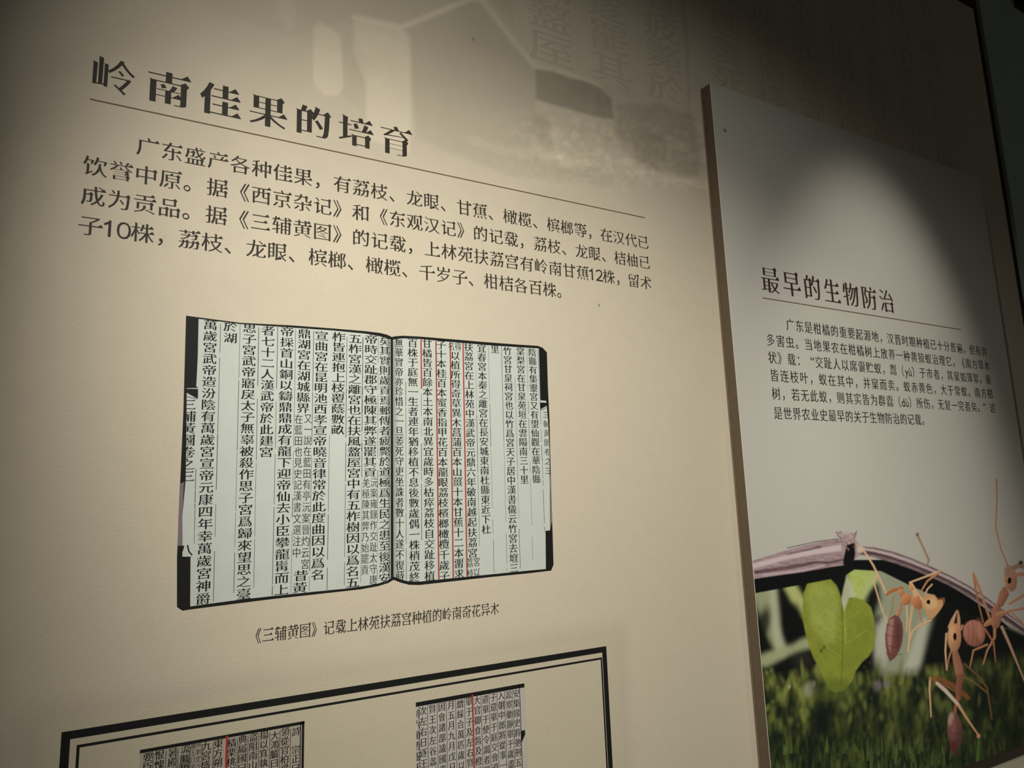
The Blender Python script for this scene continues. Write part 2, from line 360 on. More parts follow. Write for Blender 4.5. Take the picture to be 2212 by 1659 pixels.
mu.limb([(1119,-200),(1120,130)], 1.2, (.93,)*3, 1.5, .7, mul=True)
M_([(-300,225),(40,225),(130,258),(880,420),(1530,560),(1530,600),(-300,600)], 1.03, 8, .5)
bx0, by1 = on_plane(82, 1572); bx1 = on_plane(1331, 1373)[0]; by1 = on_plane(1331, 1373)[1]; by0 = by1-17.5
BEI = np.array([.60, .53, .385])
def wall_col(X, Y):
    u, v = seen(X, Y); C = mu.sample(u, v, (1, 1, 1)) * BASE
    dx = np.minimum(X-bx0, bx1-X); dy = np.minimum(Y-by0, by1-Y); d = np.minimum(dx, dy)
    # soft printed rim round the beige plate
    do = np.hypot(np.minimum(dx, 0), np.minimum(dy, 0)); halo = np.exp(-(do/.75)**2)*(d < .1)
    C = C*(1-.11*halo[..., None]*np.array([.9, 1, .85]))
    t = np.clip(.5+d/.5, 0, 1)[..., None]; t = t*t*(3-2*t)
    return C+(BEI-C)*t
def ticks(segs):
    out = []
    for a, b, st in segs: out += list(np.arange(a, b, st))
    return np.array(out + [segs[-1][1]])
wxs = ticks([(-40,-4,2),(-4,46,.12),(46,WR,1.2)]); wys = ticks([(FLOOR,-43,2),(-43,-40,.25),(-40,-26,1),(-26,-22,.1),(-22,0,1),(0,26,.12),(26,WT,1)])
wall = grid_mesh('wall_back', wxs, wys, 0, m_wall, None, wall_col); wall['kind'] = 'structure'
wbk = box('board_core', -40, WR, FLOOR, WT, -1.6, -.02, m_edge, wall)
gap = box('trim_1', WR, 81.75, FLOOR, 46, -1.4, -.5, m_strip); gap['kind'] = 'structure'
top = box('trim_2', -40, WR, WT, 46, -1.4, -.5, m_strip); top['kind'] = 'structure'
wr = box('wall_right', 81.75, 130, FLOOR, 46, -1.4, -.15, m_green); wr['kind'] = 'structure'
ce = box('ceiling', -60, 130, 46, 47.5, -1.4, 100, m_ceil); ce['kind'] = 'structure'
fl = box('floor', -60, 130, FLOOR-1.5, FLOOR, -1.4, 100, m_floor); fl['kind'] = 'structure'
cx, cy = on_plane(2193.5, -20, -.15), on_plane(2200, 24, -.15)
t = thing('ceiling_speaker', 'black box fitting high on the grey green wall at the right', 'speaker', 94, 40)
box('housing', 89.6, 98, 37.2, 43, -.15, 3, m_dark, t, .003); box('front_grille', 90.2, 97.4, 37.8, 42.4, 3, 3.12, m_strip, t)

# ================================================================== PRINTS ON THE WALL
# heading and its rule
t = thing('wall_heading', 'large dark heading of seven characters printed across the top of the wall', 'lettering', 1.48, 3.13)
lettering('heading_lettering', [(c, 1.4834+2.2458*i, 3.1298, 1.86, 1.86) for i, c in enumerate('岭南佳果的培育')], m_ink, t, 'title')
strips('underline', [(.63, 1.75, 32.32, 1.75, .055)], m_ink2, t)
# paragraph, four lines
t = thing('wall_paragraph', 'four-line dark printed paragraph under the long thin rule on the wall', 'lettering', 1, -2)
LP = -1.378; CW, CH = .97, .98
L = ['  广东盛产各种佳果，有荔枝、龙眼、甘蕉、橄榄、槟榔等，在汉代已', '饮誉中原。据《西京杂记》和《东观汉记》的记载，荔枝、龙眼、桔柚已']
for k, s in enumerate(L): lettering('text_line', [(c, i+1, LP*k, CW, CH) for i, c in enumerate(s)], m_ink, t, 'body')
s3 = '成为贡品。据《三辅黄图》的记载，上林苑扶荔宫有岭南甘蕉'
it = [(c, i+1, LP*2, CW, CH) for i, c in enumerate(s3)] + [('１', 27.72, LP*2, 1.02, 1.0), ('２', 28.28, LP*2, 1.02, 1.0)] + [(c, i+29, LP*2, CW, CH) for i, c in enumerate('株，留术')]
lettering('text_line', it, m_ink, t, 'body')
xa = on_plane(408.6, 515.8)[0]; xb = on_plane(1186.6, 626.6)[0]; s4 = '荔枝、龙眼、槟榔、橄榄、千岁子、柑桔各百株。'; st = (xb-xa)/(len(s4)-2)
x0 = on_plane(195, 486)[0]; x1 = on_plane(307.3, 501.3)[0]
it = [('子', x0, LP*3, CW, CH), ('１', on_plane(236, 493)[0], LP*3, 1.02, 1.02), ('０', on_plane(267.5, 497)[0], LP*3, 1.02, 1.02), ('株', x1, LP*3, CW, CH), ('，', x1+1, LP*3, CW, CH)] + [(c, xa+st*i, LP*3, CW, CH) for i, c in enumerate(s4)]
lettering('text_line', it, m_ink, t, 'body')
# ghost page, hugely enlarged, behind the mural
t = thing('ghost_lettering', 'faint enlarged columns of old characters printed pale on the upper right wall', 'lettering', 34, 18)
g0 = np.array(on_plane(1187, 33)); g1 = np.array(on_plane(1190, 105)); gp = g0[1]-g1[1]
h1 = on_plane(1321, 63)[0]; h2 = on_plane(1431, 108)[0]; gw = (h2-g0[0])/2
cols = [(g0[0], '扶風盩厔'), (g0[0]+gw, '弊遂罷其'), (g0[0]+2*gw, '者疲斃於'), (g0[0]+3.35*gw, '旦萎死守吏'), (g0[0]+4.35*gw, '年猶移植不'), (g0[0]+5.35*gw, '北異宜歲時'), (g0[0]+6.35*gw, '甲花百本龍'), (g0[0]+7.35*gw, '菖蒲百本山'), (g0[0]+8.35*gw, '武帝元鼎六'), (g0[0]+9.35*gw, '長安城東南')]
for k, (x, s) in enumerate(cols):
    yy = g0[1]
    its = []
    for i, c in enumerate(s):
        y = yy+(2-i)*gp
        if x+gw*.4 > 38.3 and y-gp*.5 < 12.6: continue
        if y+gp*.5 > WT-.3: continue
        its.append((c, x, y, gw*.74, gp*1.04))
    if k > 1:     # the enlarged page runs on above
        for i, c in enumerate(['', '', '傳郵焉貢歲則', '一之惜珍亦帝', '連者生一無庭', '南本土本餘百', '指香蜜本百桂', '木異草奇得所', '漢中苑林上在', '在宮離之秦本'][k]):
            y = yy+(3+i)*gp
            if y+gp*.5 < WT-.3: its.append((c, x, y, gw*.74, gp*1.04))
    lettering('text_column', its, m_ghost, t, 'ghost', z=.006)

# ------------------------------------------------------------------ open book picture
A_, B_ = (360, 660), (360, 980)
C_, D_ = (780, 680), (780, 950)
K4 = 4.424
def c3(x, y): return (360+x/K4, 660+y/K4)
def c4(x, y): return (360+x/K4, 980+y/K4)
def c5(x, y): return (780+x/K4, 680+y/K4)
def c6(x, y): return (780+x/K4, 950+y/K4)
bk = thing('book_picture', 'printed picture of an open old book with pale pages and black borders', 'picture', 14, -14)
outer = [c3(185,97), c3(700,165), c3(1200,190), c3(1600,220), c3(1900,245), c3(2040,262), c3(2110,280), c3(2150,300), c5(330,205), c5(400,200), c5(560,208), c5(800,228), c5(1200,262), c5(1500,285), c5(1690,297), c5(1735,315), c5(1775,360),
         c5(1785,700), c5(1800,1000), c5(1815,1659), c6(1820,640), c6(1830,900), c6(1838,1195), c6(1815,1250), c6(1600,1275), c6(1200,1315), c6(800,1360), c6(560,1387), c6(460,1385), c6(380,1365), c6(310,1338), c6(290,1350), c6(250,1370), c6(160,1398), c6(0,1428),
         c4(1500,1335), c4(1000,1390), c4(600,1440), c4(250,1485), c4(150,1500), c4(98,1465), c4(98,1000), c3(130,1659), c3(160,1000), c3(175,450)]
flat('black_border', px(outer), m_black, bk, .006)
lpage = [c3(305,128), c3(700,178), c3(1200,212), c3(1600,240), c3(1900,270), c3(2060,300), c3(2138,325), c4(2140,1190), c4(2090,1225), c4(1950,1255), c4(1700,1290), c4(1400,1320), c4(1000,1362), c4(700,1395), c4(400,1435), c4(225,1460), c4(228,988), c4(250,984), c4(150,984), c4(150,600), c3(182,1659), c3(190,1000), c3(192,790), c3(300,788), c3(283,770), c3(297,500)]
rpage = [c5(305,240), c5(345,232), c5(400,226), c5(560,232), c5(800,255), c5(1200,290), c5(1500,310), c5(1698,322), c5(1712,818), c5(1768,822), c5(1785,1000), c5(1800,1300), c6(1805,865), c6(1748,873), c6(1762,880), c6(1765,1235), c6(1600,1250), c6(1200,1290), c6(800,1330), c6(560,1355), c6(450,1352), c6(380,1335), c6(308,1305)]
def page(name, poly, dark_x, sgn):
    """page sheet with the printed scan's grey gutter beside the spine"""
    P = px(poly); o = flat(name, P, m_page, bk, .009)
    me = o.data; at = me.attributes.new('print', 'FLOAT_COLOR', 'POINT')
    for i in range(len(me.vertices)): at.data[i].color = (.60, .628, .568, 1)
    return o
page('left_page', lpage, 0, 1); page('right_page', rpage, 0, -1)
def gutter(pts_spine, pts_out):
    S0, S1 = px(pts_spine), px(pts_out); n = len(S0)
    K = 6; vs, fs, cs = [], [], []
    for i in range(n):
        for k in range(K+1):
            f = k/K; vs.append(W3(S0[i][0]+(S1[i][0]-S0[i][0])*f, S0[i][1]+(S1[i][1]-S0[i][1])*f, .011)); g = .42+.58*min(1, f*1.02)**.6; cs.append((.60*g, .628*g, .568*g, 1))
    for i in range(n-1):
        for k in range(K): a = i*(K+1)+k; fs.append((a, a+1, a+K+2, a+K+1))
    o = mesh('gutter_shading', vs, fs, m_page, bk); at = o.data.attributes.new('print', 'FLOAT_COLOR', 'POINT')
    for i, c in enumerate(cs): at.data[i].color = c
gutter([c6(285,1300), c5(283,700), c5(283,250)], [c6(225,1318), c5(225,700), c5(225,235)])
gutter([c6(308,1300), c5(308,700), c5(308,250)], [c6(375,1328), c5(370,700), c5(370,240)])
strips('spine_line', [(*px([c5(268,260)])[0], *px([c6(268,1330)])[0], .03)], m_rule, bk, .013)
# black fish-tail marks of the margins
flat('margin_mark', px([c3(190,795), c3(300,797), c3(298,893), c3(192,835)]), m_black, bk, .013)
flat('margin_mark', px([c5(1710,838), c5(1772,841), c5(1773,868), c5(1712,905)]), m_black, bk, .013)
strips('margin_line', [(*px([c3(192,870)])[0], *px([c3(285,893)])[0], .03), (*px([c5(1712,915)])[0], *px([c5(1770,885)])[0], .03)], m_rule, bk, .013)
m_lilac = new_mat('lilac_edge', (.22, .18, .19), .6)
flat('page_edge', px([c4(125,290), c4(165,270), c4(150,600), c4(146,880), c4(105,880), c4(112,600)]), m_lilac, bk, .013)
flat('page_edge', px([c6(1795,300), c6(1812,350), c6(1825,760), c6(1805,860), c6(1806,500)]), m_lilac, bk, .013)
# ruled lines
random.seed(3)
rules = [(c3(515,175), c4(445,1410)), (c3(702,180), c4(640,1330)), (c3(880,210), c4(830,1355)), (c3(1062,190), c4(1008,1355)), (c3(1233,225), c4(1187,1350)), (c3(1405,240), c4(1362,1325)), (c3(1555,1240), c4(1532,1300)), (c3(1722,300), c4(1697,1255)),
         (c3(1875,300), c4(1855,1230)), (c3(2022,300), c4(2010,1220)), (c3(278,1560), c4(262,860)), (c5(425,640), c6(432,1340)), (c5(575,760), c6(578,960)), (c5(1095,530), c6(1130,1010)), (c5(1215,300), c6(1270,1270)),
         (c5(1340,300), c6(1395,1255)), (c5(1470,600), c6(1520,1235)), (c5(1582,320), c6(1640,1145)), (c6(1730,180), c6(1752,860)), (c5(15,230), c5(5,1300)), (c5(1690,330), c6(1730,200))]
for a, b in rules:
    (xa_, ya_), (xb_, yb_) = px([a, b]); segs = []; f = 0.0
    while f < 1:
        g = min(1, f+random.uniform(.05, .3)); segs.append((xa_+(xb_-xa_)*f, ya_+(yb_-ya_)*f, xa_+(xb_-xa_)*g, ya_+(yb_-ya_)*g, random.uniform(.016, .034))); f = g+random.choice([.004, .01, .02, .05])
    strips('ruled_line', segs, m_rule, bk, .012)
for a, b in [(c5(572,235), c5(577,705)), (c5(714,250), c6(742,1340)), (c5(850,265), c6(880,1325)), (c5(973,270), c6(1012,1312))]:
    (xa_, ya_), (xb_, yb_) = px([a, b]); o = strips('red_line', [(xa_, ya_, xb_, yb_, .075)], m_red, bk, .014); o['label'] = 'red ruled line'
# columns of characters: (text, first, last, width, height)
BW, BH = .70, .56
cols = [('萬歲宮武帝造汾陰有萬歲宮宣帝元康四年幸萬歲宮神爵', c3(418,185), c4(348,1385), .72), ('於湖', c3(608,200), c3(608,310), .72), ('思子宮武帝寤戾太子無辜被殺作思子宮爲歸來望思之臺', c3(792,215), c4(733,1340), .74),
        ('者七十二人漢武帝於此建宮', c3(968,240), c3(950,1400), .74), ('帝採首山銅以鑄鼎鼎成有龍下迎帝仙去小臣攀龍髯而上', c3(1150,250), c4(1095,1300), .76), ('鼎湖宮在湖城縣界', c3(1315,270), c3(1303,980), .76),
        ('昔黃', c4(1280,1165), c4(1270,1280), .8), ('宣曲宮在昆明池西孝宣帝曉音律常於此度曲因以爲名', c3(1480,290), c4(1442,1155), .78), ('柞皆連抱上枝覆蔭數畝', c3(1643,300), c3(1633,1185), .8),
        ('五柞宮漢之離宮也在扶風盩厔宮中有五柞樹因以爲名五', c3(1800,318), c4(1775,1230), .8), ('帝時交趾郡守極陳其弊遂罷其貢', c3(1952,325), c4(1940,180), .8), ('矣其實則歲貢焉郵傳者疲斃於道極爲生民之患至後漢安', c3(2084,340), c4(2080,1190), .7),
        ('無華實帝亦珍惜之一旦萎死守吏坐誅者數十人遂不復蒔', c5(360,270), c6(370,1300), .62), ('百株于庭無一生者連年猶移植不息後數歲偶一株稍茂終', c5(490,270), c6(510,1310), .78), ('甘橘皆百餘本土本南北異宜歲時多枯瘁荔枝自交趾移植', c5(628,275), c6(655,1300), .78),
        ('子十本桂百本蜜香指甲花百本龍眼荔枝檳榔橄欖千歲子', c5(763,285), c6(795,1300), .78), ('以植所得奇草異木菖蒲百本山薑十本甘蕉十二本畱求', c5(898,390), c6(935,1280), .78), ('扶荔宮在上林苑中漢武帝元鼎六年破南越起扶荔宮', c5(1025,310), c6(1065,1080), .76),
        ('宜春宮本秦之離宮在長安城東南杜縣東近下杜', c5(1150,320), c6(1193,855), .76), ('里', c5(1277,328), c5(1277,328), .72), ('竹宮甘泉祠宮也以竹爲宮天子居中漢書儀云竹宮去壇三', c5(1397,345), c6(1458,1225), .74),
        ('棠梨宮在甘泉苑垣在雲陽南三十里', c5(1520,350), c6(1558,380), .74), ('陰縣有集靈宮又有望仙觀在華陰縣', c5(1635,360), c6(1675,375), .74)]
for s, a, b, w in cols: lettering('text_column', col_px(s, a, b, w*(.86 if a[0] < 845 else .74), .52), m_black, bk, 'wood')
small = [('又一說在藍田有亭沅案晉灼云宮', c3(1350,1080), c4(1322,1055)), ('在藍田也見史記漢書文選注中', c3(1262,1085), c4(1240,945)), ('沅案雍錄作交趾太守唐', c4(1980,275), c4(1973,1205)), ('羌極陳其弊乃始罷貢', c4(1905,280), c4(1893,1110)),
         ('名', c5(862,300), c5(862,300)), ('得', c5(925,305), c5(925,305)), ('宮以', c6(1103,1165), c6(1105,1265)), ('荔枝', c6(1038,1175), c6(1042,1278))]
for s, a, b in small: lettering('small_text_column', col_px(s, a, b, .40, .50), m_black, bk, 'small')
e0, e1 = px([c3(172,1200), c5(1795,1300)])
lettering('margin_title', col_px('三輔黃圖卷之三', c3(205,945), c4(190,215), .66, .54), m_black, bk, 'wood', clip=(e0[0], 99))
lettering('margin_title', col_px('三輔黃圖卷之三', c5(1770,955), c5(1790,1490), .50, .44), m_black, bk, 'small', clip=(-9, e1[0]))
lettering('margin_title', col_px('八', c4(180,920), c4(180,920), .6, .54), m_black, bk, 'wood', clip=(px([c4(140,920)])[0][0], 99))
# caption
t = thing('picture_caption', 'small one-line dark caption printed below the open book picture', 'lettering', 14, -22)
cap = '《三辅黄图》记载上林苑扶荔宫种植的岭南奇花异木'
(ax, ay), (bx, by) = on_plane(551, 1372), on_plane(1068, 1316); ym = (ay+by)/2
lettering('text_line', [(c, ax+(bx-ax)*i/(len(cap)-1), ym, (bx-ax)/(len(cap)-1)*.98, .69) for i, c in enumerate(cap)], m_ink, t, 'body')
# ------------------------------------------------------------------ bordered plate with two scanned pages
pl = thing('bordered_plate', 'beige printed plate with double black border below the open book picture', 'picture', 14, -33)
fx0, fx1 = (on_plane(132,1582)[0]+on_plane(128.5,1659)[0])/2, on_plane(1311,1430)[0]; fy1 = (on_plane(132,1582)[1]+on_plane(1309,1395.5)[1])/2; fy0 = by0+(by1-fy1)
def ring(name, x0, x1, y0, y1, w, mat, parent, z):
    vs = [W3(*p, z) for p in [(x0,y0),(x1,y0),(x1,y1),(x0,y1),(x0+w,y0+w),(x1-w,y0+w),(x1-w,y1-w),(x0+w,y1-w)]]
    return mesh(name, vs, [(0,1,5,4),(1,2,6,5),(2,3,7,6),(3,0,4,7)], mat, parent)
ring('outer_border', fx0, fx1, fy0, fy1, .30, m_black, pl, .012)
ix = on_plane(166,1605)[0]-fx0
ring('inner_border', fx0+ix, fx1-ix*.62, fy0+.6, fy1-.56, .10, m_black, pl, .012)
K3 = 3.16
def d1(x, y): return (x/K3, 1300+y/K3)
def d2(x, y): return (700+x/K3, 1300+y/K3)
m_scan = new_mat('scan_paper', (.47,.41,.33), .6); vary(m_scan, (.47,.41,.33), .08, 60)
m_scan2 = new_mat('scan_paper_pale', (.55,.50,.44), .6); vary(m_scan2, (.55,.50,.44), .06, 60)
def sheet(a, b, mat, h=9.5):
    (x0, y0), (x1, y1) = on_plane(*a), on_plane(*b); y = (y0+y1)/2
    flat('page_scan', [(x0, y-h), (x1, y-h), (x1, y), (x0, y)], mat, pl, .009); return x0, x1, y
x0, x1, y = sheet(d1(955,1010), d1(2078,815), m_scan)
strips('page_border', [(x0, y-.06, x1, y-.06, .13), (x1-.06, y, x1-.06, y-9.5, .1), (x1-.17, y, x1-.17, y-9.5, .04)], m_black, pl, .013)
acols = [('要臣不宜', (1010,1040)), ('恨愧淺薄', (1090,1025)), ('暑殿聽訟', (1180,1010)), ('流曠更', (1265,985)), ('九宮盛夷', (1410,965)), ('東方朔曰迫', (1490,950)), ('橘栗桃李梅', (1582,945)), ('典屬國曰蠻', (1656,922)), ('盜阻南山爲民', (1730,905)), ('揚以箕執金吾', (1802,893)), ('大鴻臚曰郡國', (1876,895)), ('領從官柏梁臺', (1946,870)), ('詩　宗正曰宗室', (2020,868))]
PT = .375
for s, p in acols:
    xx, yy = on_plane(*d1(*p)); lettering('text_column', [(c, xx, yy-.10-PT*i, .38, .39) for i, c in enumerate(s)], m_black, pl, 'wood')
for s, p in (('廣王曰誕更生', (1320,965)), ('州刺史沙門人', (1358,958)), ('吏部尚書', (1278,1085)), ('書令李昕', (1236,1100))):
    xx, yy = on_plane(*d1(*p)); lettering('small_text_column', [(c, xx, yy-.10-.27*i, .22, .27) for i, c in enumerate(s)], m_black, pl, 'small')
segs = []
for xr in (1048,1135,1218,1300,1383,1458,1622,1694,1768,1842,1912,1984):
    X, Y = on_plane(*d1(xr, 1010-(xr-955)*.1737)); segs.append((X, Y-.2, X, Y-9, .035))
strips('ruled_line', segs, m_rule, pl, .012)
X, Y = on_plane(*d1(1550, 915)); o = strips('red_line', [(X, Y, X, Y-8, .10)], m_red, pl, .014); o['label'] = 'red ruled line'
x0, x1, y = sheet(d2(625,690), d2(1366,553), m_scan2)
strips('page_border', [(x0, y-.10, x1, y-.10, .20), (x1-.30, y, x1-.30, y-9.5, .04)], m_black, pl, .013)
X, Y = on_plane(*d2(1345,880)); X2, Y2 = on_plane(*d2(1372,920)); flat('margin_mark', [(X, Y), (X2, Y), (X2, Y2+.1), (X, Y2-.25)], m_black, pl, .013)
PB_ = on_plane(*d2(1043,665))[1]-on_plane(*d2(1047,733))[1]
bcols = [('次左右日逐王次左', (675,737)), ('賢王次左谷蠡王次', (738,725)), ('因會諸部議國事走', (802,710)), ('月五月九月戊日祭', (866,697)), ('繒綵合萬匹歲以爲', (928,690)), ('單于子及左右賢王', (987,675)), ('大官御食醬及橙橘', (1043,665)), ('遣單于使令謁者將', (1099,660)), ('子還單于庭交會道', (1153,645)), ('入朝中郎將從事一', (1207,633)), ('訟察動靜單于歲盡', (1260,628)), ('安集掾史將弛刑五千', (1310,620))]
for s, p in bcols:
    xx, yy = on_plane(*d2(*p)); lettering('text_column', [(c, xx, yy-.04-PB_*i, .39, .44) for i, c in enumerate(s)], m_black, pl, 'wood')
xx, yy = on_plane(*d2(632,760)); lettering('text_column', [(c, xx, yy-.04-PB_*i, .39, .44) for i, c in enumerate('將六角皆服于')], m_black, pl, 'wood', clip=(x0, 99))
segs = []
for xr in (647,705,770,833,896,957,1070,1125,1178,1230,1284):
    X, Y = on_plane(*d2(xr, 690-(xr-625)*.185)); segs.append((X, Y-.2, X, Y-9, .035))
strips('ruled_line', segs, m_rule, pl, .012)
X, Y = on_plane(*d2(1012, 633)); o = strips('red_line', [(X, Y, X+.02, Y-8, .09)], m_red, pl, .014); o['label'] = 'red ruled line'
# little scuffs of the paper
t = thing('wall_scuff', 'tiny dark scuff on the bare wall below the end of the paragraph', 'mark', *on_plane(1294, 660))
flat('scuff_mark', px([(1291,655),(1293.5,657),(1296.5,663),(1294,662)]), m_rule, t, .01)
t = thing('wall_scuff', 'tiny dark chip on the faded roof of the wall mural above the heading', 'mark', *on_plane(1022, 86))
flat('scuff_mark', px([(1020,80),(1022,81),(1024,90),(1025,93),(1022,87)]), m_rule, t, .01)

# ================================================================== RIGHT-HAND PANEL
PZ = 1.0; PX0 = 38.42; PT_ = 12.68
PX1 = on_plane(2168, 748, PZ)[0]; PX1 = max(PX1, on_plane(2205, 960, PZ)[0]); PB = (on_plane(2212,1606,PZ)[1]+on_plane(2100,1650.7,PZ)[1])/2
pn = thing('display_panel', 'raised pale display panel with brown board edges and an ant photograph', 'panel', (PX0+PX1)/2, PB)
box('backing_board', PX0-.03, PX1+.03, PB-.05, PT_+.03, .05, .22, m_back, pn)
box('shadow_gap', PX0+.06, PX1-.06, PB+.06, PT_-.06, .20, .27, m_gap, pn)
box('board', PX0, PX1, PB, PT_, .25, PZ-.03, m_edge, pn)
box('face_sheet', PX0, PX1, PB, PT_, PZ-.03, PZ, m_white, pn)
K2 = 3.614
def e4(x, y): return (1600+x/K2, 560+y/K2)
T = [('最',228,165),('早',395,195),('的',553,215),('生',715,245),('物',853,270),('防',995,290),('治',1133,325)]
(ax, ay), (bx, by) = on_plane(*e4(228,168), PZ), on_plane(*e4(1137,322), PZ); hp = (bx-ax)/6; ym = (ay+by)/2
lettering('heading_lettering', [(c[0], ax+hp*i, ym, hp*.86, hp*.92) for i, c in enumerate(T)], m_pink, pn, 'panel', z=PZ+.016)
(rx0, ry0), (rx1, ry1) = on_plane(*e4(170,302), PZ), on_plane(*e4(1718,548), PZ)
strips('underline', [(rx0, (ry0+ry1)/2, rx1, (ry0+ry1)/2, .06)], m_ink2, pn, PZ+.012)
P = [('广东是柑橘的重要起源地，汉晋时期种植已十分普遍，但有许', (385,512), (1900,720)), ('多害虫。当地果农在柑橘树上放养一种黄猄蚁治理它。《南方草木', (233,635), (1920,826)), ('状》载：“交趾人以席囊贮蚁，鬻（#）于市者，其窠如薄絮，囊', (245,770), (1930,936)),
     ('皆连枝叶，蚁在其中，并窠而卖。蚁赤黄色，大于常蚁。南方柑', (262,910), (1945,1045)), ('树，若无此蚁，则其实皆为群蠹（$）所伤，无复一完者矣。”这', (275,1045), (1965,1162)), ('是世界农业史最早的关于生物防治的记载。', (290,1195), (1437,1258))]
(lx, _), (rx_, _) = on_plane(*e4(250,800), PZ), on_plane(*e4(1932,930), PZ)
for k, (s, a, b) in enumerate(P):
    (ax, ay), (bx, by) = on_plane(*e4(*a), PZ), on_plane(*e4(*b), PZ); ym = (ay+by)/2; n = len(s)-1; pt = (bx-ax)/n
    items = []
    for i, c in enumerate(s):
        x = ax+pt*i
        if c in '#$': items.append(({'#': 'yù', '$': 'dù'}[c], x, ym, .98, .98)); continue
        if c in '“”': items.append((c, x+(.28 if c == '“' else -.28), ym+.02, 1.1, 1.1)); continue
        items.append((c, x, ym, .90, .96))
    lettering('text_line', items, m_pink2, pn, 'pbody', z=PZ+.016)
m_smudge = new_mat('smudge', (.30,.30,.30), .6)
# small grey stains at the upper left of the face
for u, v, a, b in ((1566.5,281.5,3.6,4.5), (1562,283,3,2.2), (1555,252,3,3)):
    x, y_ = on_plane(u, v, PZ); m_ = m_smudge if a > 3.5 else None
x, y_ = on_plane(1566, 282, PZ)
flat('stain', [(x+.20*math.cos(k*.7)*(1+.2*math.sin(k*3)), y_+.16*math.sin(k*.7)) for k in range(9)], m_smudge, pn, PZ+.004)

# ------------------------------------------------------------------ photograph of weaver ants printed on the panel
FB = np.array([.625, .59, .515])
cv = Canvas(0, 0, 2000, 2160, 2.2, (0, 0, 0))       # in units of 1/2.443 photograph pixel, origin (1600, 980)
WHT = lin((165, 158, 140)); GK = FB/WHT
def c_(*rgb): return lin(rgb)*GK
cv.a[:] = FB
rn = np.random.default_rng(11)
cv.poly([(60,690),(560,606),(740,596),(900,635),(1090,725),(1300,860),(1620,1010),(1720,1080),(1900,1110),(2010,1120),(2010,2200),(60,2200)], c_(15,17,13), 4)
# soft background: stems and lights behind
cv.poly([(700,610),(760,600),(890,655),(1015,715),(1030,780),(1010,900),(960,1060),(930,1200),(800,1250),(700,1150),(735,1000),(700,900),(740,760)], c_(140,142,112), 22, .95)
cv.poly([(560,600),(700,610),(730,660),(640,780),(580,760)], c_(156,166,84), 9)
cv.limb([(700,640),(640,780)], 12, c_(165,165,120), 12, .7)
cv.blob(700, 745, 24, 50, 25, c_(16,18,14), .5, .95); cv.blob(735, 880, 30, 30, 0, c_(20,22,14), .5, .8)
cv.limb([(110,720),(150,900),(200,1010)], [50,34,30], c_(138,140,100), 12, .95)
cv.limb([(170,720),(185,900),(215,1050)], [20,22,26], c_(160,160,124), 10, .9)
cv.limb([(255,690),(300,770),(350,850)], [30,32,26], c_(160,162,96), 9, .95)
cv.limb([(130,1090),(240,1040),(380,990)], [34,26,30], c_(146,148,104), 12, .95)
cv.blob(120, 900, 34, 90, 12, c_(14,16,12), .5, .9); cv.blob(270, 900, 55, 110, 5, c_(12,14,12), .25, .95)
cv.blob(330, 1085, 60, 45, 0, c_(38,36,28), .6, .8); cv.blob(480, 1160, 60, 60, 0, c_(60,70,30), .6, .6)
cv.limb([(770,890),(740,990),(735,1100)], [34,40,26], c_(168,162,138), 14, .92)
cv.limb([(975,890),(930,1040),(895,1150)], [26,34,36], c_(172,168,142), 12, .92)
cv.blob(1060, 980, 75, 190, 8, c_(14,16,12), .45, .92); cv.blob(690, 1170, 45, 80, 0, c_(22,26,14), .6, .85)
# moss / grass
cv.blur(3)
top_ = 1085+30*np.sin(cv.X/90)+np.where(cv.X > 1100, -90, 0)*np.clip((cv.X-1080)/300, 0, 1)
na, nb, nc = cv.noise(34, 80, 5), cv.noise(13, 40, 6), cv.noise(90, 110, 8)
mg = np.clip((cv.Y-top_-60*nc)/70, 0, 1)
dep = np.clip((cv.Y-1100)/420, 0, 1); lum = (.55*na+.45*nb)
rgt = np.clip((cv.X-700)/700, 0, 1)
g_hi, g_lo = c_(138,142,62), c_(24,33,20)
G = g_lo+(g_hi-g_lo)*(np.clip(lum*1.5-.32, 0, 1)**1.5*(1-.72*dep)*(1-.6*rgt))[..., None]
cv.a = cv.a+(G-cv.a)*mg[..., None]
for _ in range(150):      # blurred lights
    x, y = rn.uniform(120, 1500), rn.uniform(1120, 1640); r = rn.uniform(5, 16); k = rn.uniform(.5, 1)*(1-.5*(x/1500))
    cv.blob(x, y, r*.7, r*1.4, rn.uniform(-20, 20), c_(150*k, 152*k, 80*k), .7, .55)
def blade(x, y, h, w, lean, col, soft): cv.poly([(x-w, y), (x-w*.8+lean*.4, y-h*.5), (x+lean, y-h), (x+w*.8+lean*.4, y-h*.5), (x+w, y)], col, soft, .85)
for _ in range(1150):
    y = rn.uniform(1180, 2120); x = rn.uniform(110, 1950); d = min(1, (y-1180)/560); k = rn.uniform(.35, 1.05)*(1-.45*x/1600)
    hue = rn.random(); col = c_(*(np.array([70+50*hue, 88+28*hue, 34+20*hue])*k*(1.05-.35*d))) if rn.random() > .35 else c_(20*k+6, 27*k+8, 16*k+6)
    blade(x, y+20, rn.uniform(40, 100), rn.uniform(3, 9), rn.uniform(-16, 16), col, 2.6 if d > .6 and rn.random() > .5 else 8)
cv.blur(2, 0, int(1560/2.2))
for _ in range(150):
    y = rn.uniform(1560, 1720); x = rn.uniform(150, 1400); k = rn.uniform(.7, 1.1)*(1-.35*x/1600)
    blade(x, y, rn.uniform(40, 110), rn.uniform(5, 11), rn.uniform(-12, 12), c_(84*k, 98*k, 46*k), 2.4)
